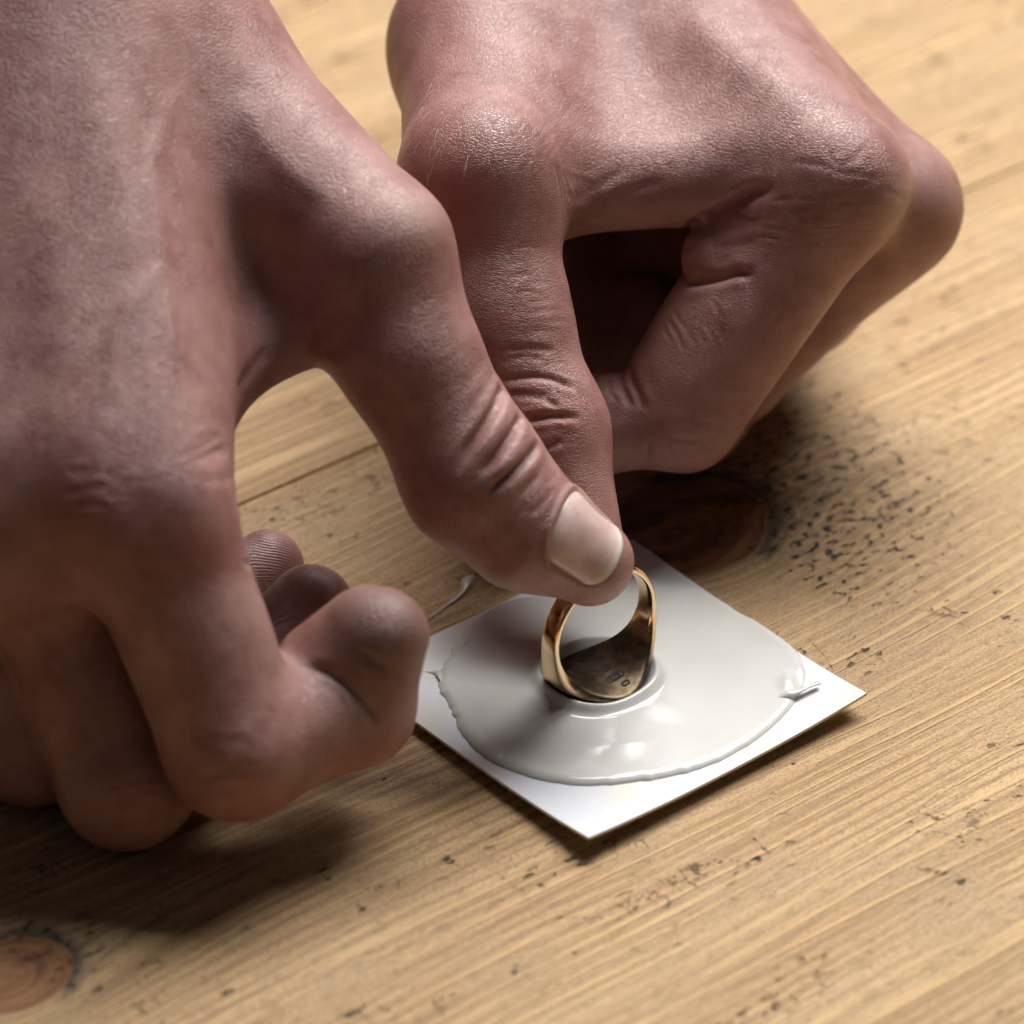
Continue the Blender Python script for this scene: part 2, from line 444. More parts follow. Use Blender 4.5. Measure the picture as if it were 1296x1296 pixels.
class Sculpt:
    """vertex-level modelling on an extracted surface: bumps, hollows, creases, colour zones"""
    def __init__(s, hand, V, N):
        s.h, s.V, s.N = hand, V, N
        n = len(V); s.disp = np.zeros(n, np.float32); s.cr = np.zeros(n, np.float32)
        s.attr = {k: np.zeros(n, np.float32) for k in ('redness', 'gloss', 'ridge', 'pale', 'grime')}
        q = V-f32(CAMP); dep = -(q@f32(BV))
        s.px = 648+(q@f32(RV))/dep*D*S; s.py = 648-(q@f32(UV))/dep*D*S; s.dep = dep
    def pick(s, px, py, rad=4.5):
        """the nearest surface point on the sight line through a photo pixel, with its normal"""
        i = np.nonzero((np.abs(s.px-px) < rad) & (np.abs(s.py-py) < rad))[0]
        if not len(i): print('MISS', px, py); return None, None
        i = i[s.dep[i] < s.dep[i].min()+2.0]
        j = i[np.argmin((s.px[i]-px)**2+(s.py[i]-py)**2)]
        return s.V[j], s.N[j]
    def where(s, c, R):
        return np.nonzero((np.abs(s.V-c) < R).all(1))[0]
    def blob(s, px, py, R, hgt=0.0, nmin=-0.2, **at_):
        c, n = s.pick(px, py)
        if c is None: return
        i = s.where(c, R*2.6); d = s.V[i]-c
        w = np.exp(-np.einsum('ij,ij->i', d, d)/(R*R)); w *= np.clip((s.N[i]@n-nmin)/0.5, 0, 1)
        s.disp[i] += hgt*w
        for k, v in at_.items(): s.attr[k][i] += v*w
    def line(s, pts, width, depth, lip=0.3, taper='both', **at_):
        """crease along photo pixels: a groove with soft raised lips"""
        pk = [s.pick(*p) for p in pts]; pk = [p for p in pk if p[0] is not None]
        if len(pk) < 2: return
        n0 = pk[len(pk)//2][1]; C = np.array([p[0] for p in pk])
        if taper == 'end':      # the crease runs on round the digit before its first point
            d_ = C[0]-C[1]; d_ = d_/np.linalg.norm(d_); n_ = pk[0][1]; d_ = d_-n_*float(d_@n_); d_ /= np.linalg.norm(d_)+1e-6
            C = np.concatenate([[C[0]+d_*4.0-n_*2.6, C[0]+d_*2.2-n_*0.7], C])
        # resample as a smooth curve
        if len(C) > 2:
            t = np.linspace(0, len(C)-1, 6*(len(C)-1)+1); k = np.arange(len(C))
            out = []
            for u in t:
                i = min(int(u), len(C)-2); f = u-i
                p0, p1, p2, p3 = C[max(i-1, 0)], C[i], C[i+1], C[min(i+2, len(C)-1)]
                out.append(0.5*((2*p1)+(-p0+p2)*f+(2*p0-5*p1+4*p2-p3)*f*f+(-p0+3*p1-3*p2+p3)*f**3))
            C = np.array(out, np.float32)
        R = width*4
        lo, hi = C.min(0)-R, C.max(0)+R
        i = np.nonzero(((s.V > lo) & (s.V < hi)).all(1))[0]
        if not len(i): return
        best = np.full(len(i), 1e9, np.float32); bt = np.zeros(len(i), np.float32)
        for j in range(len(C)-1):
            d, t = seg_dist(s.V[i], C[j], C[j+1]); m = d < best
            best[m] = d[m]; bt[m] = ((j+t)/(len(C)-1))[m]
        tp = np.clip((np.minimum(bt, 1-bt) if taper == 'both' else 1-bt)*4, 0, 1); tp = tp*tp*(3-2*tp)
        tp = tp*np.clip((s.N[i]@n0+(0.8 if taper == 'end' else 0.3))/0.5, 0, 1)
        x = best/width
        add = tp*(-depth*np.exp(-x*x)+depth*lip*np.exp(-((x-2.4)/1.3)**2))
        old = s.disp[i]; s.disp[i] = np.where((add < 0) & (s.cr[i] < 0), old-s.cr[i]+np.minimum(add, s.cr[i]), old+add*np.where((add > 0) & (np.abs(s.cr[i]) > 0.02), 0.3, 1.0))
        s.cr[i] = np.minimum(s.cr[i], add)
        w = tp*np.exp(-x*x*0.4)
        for k, v in at_.items(): s.attr[k][i] += v*w
    def finish(s, name, Q, mat, parent, extra=None):
        V = s.V+s.N*s.disp[:, None]
        o = mesh_obj(name, V, Q, mat, parent)
        for k, v in s.attr.items():
            a = o.data.attributes.new(k, 'FLOAT', 'POINT'); a.data.foreach_set('value', np.clip(v, -2, 2).astype(np.float32))
        return o

def C(a, b, ra, rb, k=5.0): return ('c', f32(a), f32(b), ra, rb, k)
def T(a, b, c, th, k=8.0): return ('t', f32(a), f32(b), f32(c), th, k)
def E(c, x, y, r, k=5.0):
    """ellipsoid: x = long-axis direction, y = rough second axis"""
    x = np.array(x, float); x /= np.linalg.norm(x); y = np.array(y, float); y -= x*(y@x); y /= np.linalg.norm(y)
    return ('e', f32(c), f32([x, y, np.cross(x, y)]), f32(r), k)
def build_surface(hand, lo, hi, h=0.9):
    V, Q = hand.extract(lo, hi, h)
    V, Q = subdivide(V, Q)
    N = hand.grad(V); V = V-N*np.clip(hand(V), -0.6, 0.6)[:, None]
    V = V-N*np.clip(hand(V), -0.3, 0.3)[:, None]
    return V, Q, N
#==END SDF==

#==HAND A==  (the one entering from the left of the picture: a right hand, thumb to the ring)
A = Hand()
a_w = at(40, -90, 8)
im, mm_, rm, pm_ = at(188, 655, 52), at(48, 664, 46), at(-80, 705, 46), at(-190, 765, 40)
A.palm = [
    C(at(30, -330, -15), a_w, 27, 24, 10),
    C(at(110, 0, 20), im, 16, 11.4, 12),
    C(at(40, 0, 22), mm_, 16, 11.5, 12),
    C(at(-40, 10, 21), rm, 16, 11.0, 12),
    C(at(-100, 30, 17), pm_, 15, 10.5, 12),
    C(at(70, -60, 4), at(206, 84, 10), 19, 15.5, 12),
    C(at(206, 84, 10), at(468, 324, 27), 15.8, 11.6, 10),      # thumb metacarpal
    T(at(190, 170, 4), at(425, 380, 16), at(222, 492, 34), 6.2, 12),   # first web
    T(at(90, 150, 22), at(150, 560, 46), at(-60, 600, 44), 11.5, 10),
    T(at(60, 100, -8), at(180, 560, 25), at(-100, 620, 25), 10, 12),     # palm side
]
A.digits = [
    ([C(at(466, 326, 27), at(511, 440, 27), 11.6, 9.9),
      C(at(511, 440, 27), at(601, 604, 25), 9.9, 10.3),
      C(at(601, 604, 25), at(664, 668, 23), 10.3, 8.7, 4),
      C(at(664, 668, 23), at(746, 711, 20), 8.7, 6.7, 4)], 6.0),
    ([C(im, at_z(300, 945, 20), 11.3, 10.3),
      C(at_z(300, 945, 20), at_z(450, 896, 19.5), 9.6, 8.4, 3.5),
      C(at_z(450, 896, 19.5), at_z(486, 804, 31.5), 8.3, 6.6, 2.5),
      C(at_z(410, 846, 24.5), at_z(460, 801, 30.5), 7.2, 6.6, 3)], 5.0),
    ([C(at(60, 716, 36.5), at_z(160, 988, 9.9), 10.8, 9.8),
      C(at_z(160, 988, 9.9), at_z(305, 875, 11), 9.4, 8.2, 3),
      C(at_z(305, 875, 11), at_z(393, 769, 19), 8.2, 6.6, 2.5)], 6.0),
    ([C(at(-62, 745, 33), at_z(38, 940, 9.4), 10.6, 9),
      C(at_z(38, 940, 9.4), at_z(235, 800, 9.5), 8.8, 7.8, 3),
      C(at_z(235, 800, 9.5), at_z(338, 716, 14), 7.8, 5.7, 2.5)], 6.0),
    ([C(pm_, at_z(-90, 895, 12), 10, 8),
      C(at_z(-90, 895, 12), at_z(110, 790, 9), 7.6, 6.8, 3),
      C(at_z(110, 790, 9), at_z(215, 735, 10), 6.8, 5.6, 2.5)], 6.0),
]
#==HAND B==  (the one entering from the top right: a left hand)
Bh = Hand()
bi, bm, br, bp = at(1052, 232, -18), at(1124, 262, -38), at(1035, 320, -50), at(990, 360, -60)
Bh.palm = [
    C(at(740, -330, -100), at(750, -70, -66), 26, 24, 10),
    C(at(800, -20, -52), bi, 16, 11.5, 12),
    C(at(815, -10, -62), bm, 15, 10.8, 12),
    C(at(790, 0, -66), br, 15, 10, 12),
    C(at(760, 10, -70), bp, 14, 9.5, 12),
    C(at(690, -60, -56), at(618, 60, -36), 18, 13.7, 12),
    C(at(618, 60, -36), at(608, 225, -4), 13.7, 11.6, 10),
    T(at(660, 30, -42), at(650, 236, -12), at(985, 214, -22), 7.6, 12),
    T(at(700, 100, -50), at(770, 430, -56), at(1000, 300, -48), 8, 10),
    C(bp, (22, 138, 18), 11, 18, 10), C((22, 138, 18), (5, 190, 30), 18, 20, 10),
    T(at(640, 60, -52), at(672, 420, -34), at(790, 440, -60), 7, 8),
    T(at(640, 120, -30), at(690, 480, -36), at(740, 420, -52), 5, 6),
]
Bh.digits = [
    ([C(at(608, 227, -4), at(634, 400, -3), 11.7, 9.9),
      C(at(634, 400, -3), at(690, 545, -1), 9.9, 9.3),
      C(at(690, 545, -1), at(735, 705, 2), 9.3, 7.0, 4)], 6.0),
    ([C(bi, at(866, 527, -22), 11.2, 8.8),
      C(at(915, 400, -21), at(862, 480, -22), 8.8, 8.4, 5),
      C(at(866, 527, -22), at(758, 536, -24), 8.3, 7.6, 2.0),
      C(at(758, 536, -24), at(690, 580, -22), 7.6, 6.6, 2.5)], 5.0),
    ([C(at(907, 327, -18.2), at(978, 300, -17.6), 5.6, 7.6)], 3.0),
    ([C(bm, at(925, 470, -42), 10.8, 8.6),
      C(at(925, 470, -42), at(790, 470, -46), 8.4, 7.4, 2.5),
      C(at(790, 470, -46), at(810, 400, -42), 7.4, 6.4, 2.5)], 6.0),
    ([C(br, at(880, 524, -46), 10, 8.2),
      C(at(880, 524, -46), at(780, 450, -56), 8, 7, 2.5),
      C(at(780, 450, -56), at(800, 370, -52), 7, 6, 2.5)], 6.0),
    ([C(bp, at(870, 460, -62), 9, 7),
      C(at(870, 460, -62), at(800, 420, -64), 7, 6.2, 2.5),
      C(at(800, 420, -64), at(810, 360, -58), 6.2, 5.4, 2.5)], 6.0),
]
#==END HAND SHAPES==

#==CARD PASTE RING==
CARD = mat_card(); PASTE = mat_paste(); GOLD = mat_gold(); STAMP = mat_simple('stamp_dark', (0.012, 0.008, 0.005), 0.6)  # STAMP: flat dark colour for the hallmark outlines and glyphs
lift = {'L': 0.8, 'T': 1.2, 'R': 2.8, 'B': 3.0}
cpx = {'L': (442, 852), 'T': (800, 682), 'R': (1097, 877), 'B': (745, 1060)}
cz = 0.9
CN = {k: at_z(*cpx[k], cz+lift[k]) for k in cpx}
def card_top(u, v):
    """u: L->T, v: L->B, both 0..1"""
    p = CN['L']*(1-u)*(1-v)+CN['T']*u*(1-v)+CN['B']*(1-u)*v+CN['R']*u*v
    w = lambda q: np.abs(2*q-1)**2.2
    lf = (lift['L']*(1-u)*(1-v)+lift['T']*u*(1-v)+lift['B']*(1-u)*v+lift['R']*u*v)
    edge = 0.6*(w(u)+w(v)-w(u)*w(v))+0.4*w(u)*w(v)
    p = p.copy(); p[2] = cz+lf*edge
    return p
def build_card():
    n = 48; V = []; F = []; st = []
    for side in (0, 1):
        for i in range(n+1):
            for j in range(n+1):
                p = card_top(i/n, j/n); p[2] -= 0.5*side; V.append(p)
    g = lambda s_, i, j: s_*(n+1)**2+i*(n+1)+j
    for i in range(n):
        for j in range(n):
            F.append((g(0, i, j), g(0, i, j+1), g(0, i+1, j+1), g(0, i+1, j))[::-1])
            F.append((g(1, i, j), g(1, i, j+1), g(1, i+1, j+1), g(1, i+1, j)))
    for i in range(n):
        for a_, b_ in (((i, 0), (i+1, 0)), ((i+1, n), (i, n)), ((0, i+1), (0, i)), ((n, i), (n, i+1))):
            k_ = len(V); V += [V[g(0, *a_)], V[g(0, *b_)], V[g(1, *b_)], V[g(1, *a_)]]; F.append((k_, k_+1, k_+2, k_+3))
    me_o = mesh_obj('white_card', V, F, CARD, None, True, origin=at_z(770, 868, 0.2))
    tag(me_o, 'square white card lying on the wooden table under the white paste', 'card')
    return me_o
card = build_card()

# ring frame
al = math.radians(40)
r_ax = np.array([math.sin(al), -math.cos(al), 0]); r_t = np.array([math.cos(al), math.sin(al), 0]); Zv = np.array([0, 0, 1.0])
R_IN = 9.2
r_c = at_z(757, 868, 0)+np.array([0, -1.3, 0]); r_c[2] = 12.6
def ring_w(ph): return 3.4+10.9*math.exp(-((math.pi-abs(ph))/0.80)**2)
def ring_th(ph): return 1.25+1.35*math.exp(-((abs(ph)-2.35)/0.42)**2)+0.6*math.exp(-((math.pi-abs(ph))/0.5)**2)
def ring_pt(ph, rho, a): return r_c+(r_t*math.sin(ph)+Zv*math.cos(ph))*rho+r_ax*a

outline = [(690, 757), (640, 765), (600, 788), (577, 826), (556, 850), (553, 870), (570, 897), (588, 935), (620, 970), (680, 992), (740, 1000), (800, 995), (870, 985), (930, 960), (980, 925), (1010, 890), (1020, 860), (1010, 834), (984, 812), (934, 782), (902, 760), (878, 748), (845, 757), (800, 752), (750, 745)]
def build_paste():
    c = at_z(775, 868, 1.0); zt = cz+0.02
    O = np.array([at_z(x, y, 1.2) for x, y in outline])[:, :2]-c[:2]
    th = np.arctan2(O[:, 1], O[:, 0]); rr = np.hypot(O[:, 0], O[:, 1]); o = np.argsort(th); th, rr = th[o], rr[o]
    nt, nr = 420, 150
    T_ = np.linspace(-math.pi, math.pi, nt, endpoint=False)
    Rb = np.interp(T_, th, rr, period=2*math.pi)
    ker = np.hanning(15); ker /= ker.sum(); Rb = np.convolve(np.concatenate([Rb[-7:], Rb, Rb[:7]]), ker, 'valid')
    left = np.clip((np.abs(T_)-2.3)/0.5, 0, 1); low = np.exp(-((T_+1.35)/0.5)**2)
    for k_, am in ((7, .16), (12, .12), (29, .07), (57, .05), (83, .03)): Rb += am*np.sin(k_*T_+RNG.rand()*6.28)*(0.35+1.6*left+(0.9*low if k_ > 20 else 0))
    fr = np.concatenate([np.linspace(0, 0.9, nr-40, endpoint=False), np.linspace(0.9, 1, 40)])
    V = []; F = []
    X = c[0]+np.outer(fr, Rb*np.cos(T_)); Y = c[1]+np.outer(fr, Rb*np.sin(T_))
    e = np.outer(1-fr, Rb)
    base = 0.75*np.sqrt(np.clip(1-(1-np.clip(e/1.5, 0, 1))**2, 0, 1))+0.5*np.clip(e/9, 0, 1)**0.8+0.14*np.exp(-((e-1.5)/1.2)**2)
    # collar where the seal face is pressed in
    dx, dy = X-r_c[0], Y-r_c[1]; u = dx*r_t[0]+dy*r_t[1]; a = dx*r_ax[0]+dy*r_ax[1]
    rho = ((np.abs(u)/7.9)**2.3+(np.abs(a)/7.2)**2.3)**(1/2.3); dc = (rho-1)*7.6
    ang = np.arctan2(a, u)
    base += (1.25+0.2*np.sin(2*ang+1))*np.exp(-((dc-1.1)/0.95)**2)+0.75*np.exp(-(np.maximum(dc, 0)/6.5)**2)
    base -= 1.3*np.clip(-dc/1.0, 0, 1)
    base += 0.10*np.sin(X*0.33+1)*np.sin(Y*0.41+2)*np.clip(e/4, 0, 1)
    bc = at_z(995, 868, 2.0); base += 0.7*np.exp(-(((X-bc[0])/1.3)**2+((Y-bc[1])/2.6)**2))-0.35*np.exp(-(((X-bc[0]-1.8)/0.8)**2+((Y-bc[1])/2.2)**2))
    # follow the card
    e1 = CN['T']-CN['L']; e2 = CN['B']-CN['L']
    M = np.linalg.inv(np.array([[e1[0], e2[0]], [e1[1], e2[1]]]))
    q = np.stack([X-CN['L'][0], Y-CN['L'][1]], -1)@M.T
    uu, vv = q[..., 0], q[..., 1]
    w = lambda q_: np.abs(2*np.clip(q_, 0, 1)-1)**2.2
    lf = lift['L']*(1-uu)*(1-vv)+lift['T']*uu*(1-vv)+lift['B']*(1-uu)*vv+lift['R']*uu*vv
    cz_ = cz+lf*(0.6*(w(uu)+w(vv)-w(uu)*w(vv))+0.4*w(uu)*w(vv))
    Z = cz_+np.maximum(base, 0.06)-0.05
    V = np.stack([X, Y, Z], -1).reshape(-1, 3)
    for i in range(nr-1):
        for j in range(nt):
            k = (j+1) % nt
            if i == 0:
                F.append((i*nt, (i+1)*nt+j, (i+1)*nt+k)) if True else None
            else: F.append((i*nt+j, (i+1)*nt+j, (i+1)*nt+k, i*nt+k))
    nb = len(V); rim = V[(nr-1)*nt:].copy(); rim[:, 2] -= 0.12; V = np.concatenate([V, rim])
    for j in range(nt):
        k = (j+1) % nt; F.append(((nr-1)*nt+j, nb+j, nb+k, (nr-1)*nt+k))
    o = mesh_obj('white_paste', V, F, PASTE, None, True, origin=(c[0], c[1], cz))
    tag(o, 'glossy puddle of white paste spread on the card with a raised collar round the ring', 'paste')
    return o
paste = build_paste()

def ribbon(name, pts, widths, mat, parent=None, thick=0.12, seed=0):
    """a thin curling strip; pts = (px, py, z mm), widths in mm"""
    rs = np.random.RandomState(seed); C_ = np.array([at_z(*p) for p in pts]); n = 10*(len(C_)-1)+1; out = []; ws = []
    for u in np.linspace(0, len(C_)-1, n):
        i = min(int(u), len(C_)-2); f = u-i; p0, p1, p2, p3 = C_[max(i-1, 0)], C_[i], C_[i+1], C_[min(i+2, len(C_)-1)]
        out.append(0.5*((2*p1)+(-p0+p2)*f+(2*p0-5*p1+4*p2-p3)*f*f+(-p0+3*p1-3*p2+p3)*f**3)); ws.append(widths[i]*(1-f)+widths[i+1]*f)
    out = np.array(out); V = []; F = []; tw = rs.rand()*3
    for k, p in enumerate(out):
        d = out[min(k+1, n-1)]-out[max(k-1, 0)]; d /= np.linalg.norm(d); sd = np.cross(d, Zv); sd /= np.linalg.norm(sd); up = np.cross(sd, d)
        a = 0.5*math.sin(tw+k*0.22); sd, up = sd*math.cos(a)+up*math.sin(a), up*math.cos(a)-sd*math.sin(a)
        w = ws[k]*(0.9+0.2*rs.rand())
        for (q, r) in ((-1, -.5), (0, -.9), (1, -.5), (1, .5), (0, .9), (-1, .5)): V.append(p+sd*q*w/2+up*r*thick)
    for k in range(n-1):
        for j in range(6): F.append((k*6+j, k*6+(j+1) % 6, k*6+6+(j+1) % 6, k*6+6+j))
    F.append(tuple(range(5, -1, -1))); F.append(tuple(range((n-1)*6, n*6)))
    return mesh_obj(name, V, F, mat, parent, True, origin=tuple(out[0]))
ribbon('peeled_strip', [(982, 884, 2.6), (998, 879, 3.3), (1016, 872, 3.4), (1037, 864, 3.5)], [0.9, 1.5, 1.3, 0.9], PASTE, paste, 0.22, 8)
ribbon('peeled_strip', [(530, 850, 1.4), (545, 851, 1.5), (556, 853, 1.9), (560, 866, 1.9)], [0.15, 0.4, 1.2, 0.4], PASTE, paste, 0.15, 3)
ribbon('peeled_strip', [(572, 836, 1.7), (578, 826, 2.2), (590, 812, 2.2), (606, 796, 1.7)], [0.4, 1.1, 0.7, 0.2], PASTE, paste, 0.18, 4)
thr = ribbon('paste_thread', [(600, 728, 1.2), (590, 736, 1.0), (584, 750, 0.5), (566, 765, 0.4), (542, 782, 0.4)], [0.2, 1.7, 0.9, 0.35, 0.2], PASTE, None, 0.1, 5)
tag(thr, 'thin white thread of dried paste on the wood beside the index fingertip', 'paste thread')

def build_ring():
    root = empty('signet_ring', (r_c[0], r_c[1], 1.2))
    tag(root, 'gold signet ring standing upright, its face pressed into the white paste', 'ring')
    n, m = 200, 40; V = []; F = []; pat = []
    for i in range(n):
        ph = -math.pi+2*math.pi*i/n; w, th = ring_w(ph), ring_th(ph)
        for j in range(m):
            b = 2*math.pi*j/m; cb, sb = math.cos(b), math.sin(b)
            ex = 2/(3.4 if sb < 0 else 2.5)
            a = math.copysign(abs(cb)**(2/3.2), cb)*w/2; h = math.copysign(abs(sb)**ex, sb)*th/2
            p = ring_pt(ph, R_IN+th/2+h, a)
            zmin = r_c[2]-R_IN-1.85
            if p[2] < zmin: p[2] = zmin+(p[2]-zmin)*0.12
            V.append(p)
            pat.append(min(1, max((1.0 if sb < -0.25 else 0.0)*min(1, max(0, (abs(ph)-1.9)/0.35)), (1.0 if sb < 0.35 and cb > 0.5 else 0.0)*min(1, max(0, (abs(ph)-2.2)/0.3)))))  # tarnish inside the head; dark reflection painted there and on the front rim
    for i in range(n):
        for j in range(m):
            F.append((i*m+j, ((i+1) % n)*m+j, ((i+1) % n)*m+(j+1) % m, i*m+(j+1) % m))
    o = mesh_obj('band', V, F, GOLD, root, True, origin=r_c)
    at_ = o.data.attributes.new('patina_reflection', 'FLOAT', 'POINT'); at_.data.foreach_set('value', pat)
    # hallmarks struck inside the head
    def place(x, y, ca, cu, lift_=0.03):
        """x along reading direction (-tangent), y along +axis, mm, round the point axis=ca, arc=cu"""
        ph = math.pi+(-(x)+cu)*-1/R_IN if False else math.pi-((-x)+cu)/R_IN
        return ring_pt(ph, R_IN-lift_, y+ca)
    def outline_loop(hw, hh, cut, t=0.14):
        pts = [(-hw, -hh+cut), (-hw+cut, -hh), (hw-cut, -hh), (hw, -hh+cut), (hw, hh-cut), (hw-cut, hh), (-hw+cut, hh), (-hw, hh-cut)]
        Vv = []; Ff = []
        for (x, y) in pts: Vv.append((x, y))
        for (x, y) in pts: Vv.append((x*(1-t/hw*1.6), y*(1-t/hh*1.6)))
        k = len(pts)
        for i in range(k): Ff.append((i, (i+1) % k, k+(i+1) % k, k+i))
        return Vv, Ff
    def glyph(txt, size):
        cu = bpy.data.curves.new('glyph', 'FONT'); cu.body = txt; cu.size = size; cu.align_x = 'CENTER'; cu.align_y = 'CENTER'; cu.resolution_u = 3; cu.offset = 0.045
        ob = bpy.data.objects.new('glyph', cu); COL.objects.link(ob)
        dg = bpy.context.evaluated_depsgraph_get(); ev = ob.evaluated_get(dg); me = ev.to_mesh()
        Vv = [(v.co.x, v.co.y) for v in me.vertices]; Ff = [tuple(p.vertices) for p in me.polygons]
        ev.to_mesh_clear(); bpy.data.objects.remove(ob); bpy.data.curves.remove(cu)
        return Vv, Ff
    marks = [(-4.4, 2.5, 0.8, 0.68, 'lion', 0.3), (-2.5, 2.0, 0.8, 0.68, 'box', 0.12), (0.0, 1.6, 0.78, 0.66, 'r', 0.3), (2.5, 1.2, 1.6, 0.74, '375', 0.3), (4.7, 1.4, 0.7, 0.5, 'faint', 0.2)]
    for ca, cu, hw, hh, kind, cut in marks:
        Vv, Ff = outline_loop(hw, hh, cut)
        if kind == '375': g = glyph('375', 1.5)
        elif kind == 'r': g = glyph('r', 1.4)
        elif kind == 'lion':
            ps = [(-.4, -.25), (-.25, -.3), (-.2, -.1), (.1, -.1), (.15, -.3), (.3, -.3), (.28, 0), (.42, .12), (.3, .32), (.1, .2), (-.3, .2), (-.42, .35), (-.45, .05)]
            g = (ps, [tuple(range(len(ps)))])
        elif kind == 'box':
            ps = [(-.38, -.3), (-.1, -.3), (-.1, 0), (.12, 0), (.12, -.3), (.38, -.3), (.38, .1), (.2, .32), (-.2, .32), (-.38, .1)]
            g = (ps, [tuple(range(len(ps)))])
        else: g = ([(-.3, -.2), (.3, -.2), (.3, -.1), (-.3, -.1)], [(0, 1, 2, 3)])
        k = len(Vv); Vv = Vv+list(g[0]); Ff = Ff+[tuple(i+k for i in f) for f in g[1]]
        # x = reading direction (towards -tangent)
        mesh_obj('hallmark', [place(x, y, ca, cu) for x, y in Vv], Ff, STAMP, root, False, origin=r_c)
    return root
ring = build_ring()
#==END CARD PASTE RING==
HAIR = mat_simple('body_hair', (0.62, 0.50, 0.40), 0.35)
def nail_on(s, px0, px1, halfang, name, parent, wide=1.0):
    """nail plate on a finger tip: px0 cuticle middle, px1 free-edge middle; also seats the skin round it"""
    S0, n0 = s.pick(*px0); S1, n1 = s.pick(*px1); Sm, nm = s.pick((px0[0]+px1[0])/2, (px0[1]+px1[1])/2)
    a = S1-S0; L = float(np.linalg.norm(a)); a = a/L; n = nm-a*float(nm@a); n /= np.linalg.norm(n); w = np.cross(a, n)
    n = n*math.cos(0.2)-w*math.sin(0.2); w = np.cross(a, n); L *= 1.06
    RB = 6.6
    hw = RB*halfang
    def edge_dist(v, u):      # mm to the plate's outline, positive inside; v along 0..L, u across in mm
        q = np.abs(u)/hw
        v0 = 3.0*q**2.8; v1 = L-2.2*q**2.8
        return np.minimum(np.minimum(v-v0, v1-v), (hw-np.abs(u)))
    # --- skin
    q = s.V-(S0-n*RB); v = q@a; x = q@n; y = q@w; ang = np.arctan2(y, x); rad = np.hypot(x, y)
    m = (v > -6) & (v < L+6) & (np.abs(ang) < 1.9) & (rad < RB*2.2) & (x > -2)
    i = np.nonzero(m)[0]; e = edge_dist(v[i], ang[i]*RB)
    front = np.clip((v[i]-(L-2.2))/1.2, 0, 1)          # no fold over the free edge
    d = np.where(e > 0, -0.42*np.clip(e/0.5, 0, 1), 0.0)
    d += (1-front)*0.42*np.exp(-((e+0.75)/0.55)**2)
    d -= 0.30*np.exp(-(e/0.3)**2)*(1-front)
    s.disp[i] += d
    s.attr['pale'][i] += (1-front)*0.9*np.exp(-((e+0.3)/0.28)**2)
    # --- plate
    nv, nu = 34, 30; V = []; F = []; tip = []; ac = []; rim = []
    VV = np.linspace(0, 1, nv); UU = np.linspace(-1, 1, nu)
    pts = []; dirs = []; emb = []
    for iv in VV:
        for iu in UU:
            q_ = abs(iu); v0 = 3.0*q_**2.8; v1 = L-2.2*q_**2.8
            vv = v0+(v1-v0)*iv; ph = iu*halfang
            pts.append(S0-n*RB+a*vv); dirs.append(n*math.cos(ph)+w*math.sin(ph))
            ed = min(1, (1-q_)*5, iv*5)
            emb.append(-0.34*(1-ed)**2+0.16*ed)
            tip.append(max(0.0, min(1.0, (iv-0.88)/0.06))*0.9+0.25*(1-min(1, iv/0.22))); ac.append(iu); rim.append(max(0.0, min(1.0, (q_-0.93)/0.05))*(1.0 if iu > 0 else 0.3)+max(0.0, min(1.0, (iv-0.965)/0.03))*0.6)
    pts, dirs, emb = f32(pts), f32(dirs), f32(emb)
    lo = np.zeros(len(pts), np.float32); hi = np.full(len(pts), 14.0, np.float32)
    for _ in range(22):
        mid = (lo+hi)/2; f = s.h(pts+dirs*mid[:, None]); lo = np.where(f < 0, mid, lo); hi = np.where(f < 0, hi, mid)
    r = (lo+hi)/2
    top = pts+dirs*(r+emb)[:, None]; bot = pts+dirs*(r+emb-0.5)[:, None]
    g = lambda b, i_, j_: b*nv*nu+i_*nu+j_
    for i_ in range(nv-1):
        for j_ in range(nu-1):
            F.append((g(0, i_, j_), g(0, i_, j_+1), g(0, i_+1, j_+1), g(0, i_+1, j_)))
            F.append((g(1, i_, j_), g(1, i_+1, j_), g(1, i_+1, j_+1), g(1, i_, j_+1)))
    for i_ in range(nv-1):
        F.append((g(0, i_, 0), g(0, i_+1, 0), g(1, i_+1, 0), g(1, i_, 0))); F.append((g(0, i_+1, nu-1), g(0, i_, nu-1), g(1, i_, nu-1), g(1, i_+1, nu-1)))
    for j_ in range(nu-1):
        F.append((g(0, 0, j_+1), g(0, 0, j_), g(1, 0, j_), g(1, 0, j_+1))); F.append((g(0, nv-1, j_), g(0, nv-1, j_+1), g(1, nv-1, j_+1), g(1, nv-1, j_)))
    o = mesh_obj(name, np.concatenate([top, bot]), F, NAIL, parent)
    for nm_, vals in (('tip', tip), ('across', ac), ('rim', rim)):
        at_ = o.data.attributes.new(nm_, 'FLOAT', 'POINT'); at_.data.foreach_set('value', vals+vals)
    tag(o, 'pale broad thumb nail with a worn whitish edge')
    return o

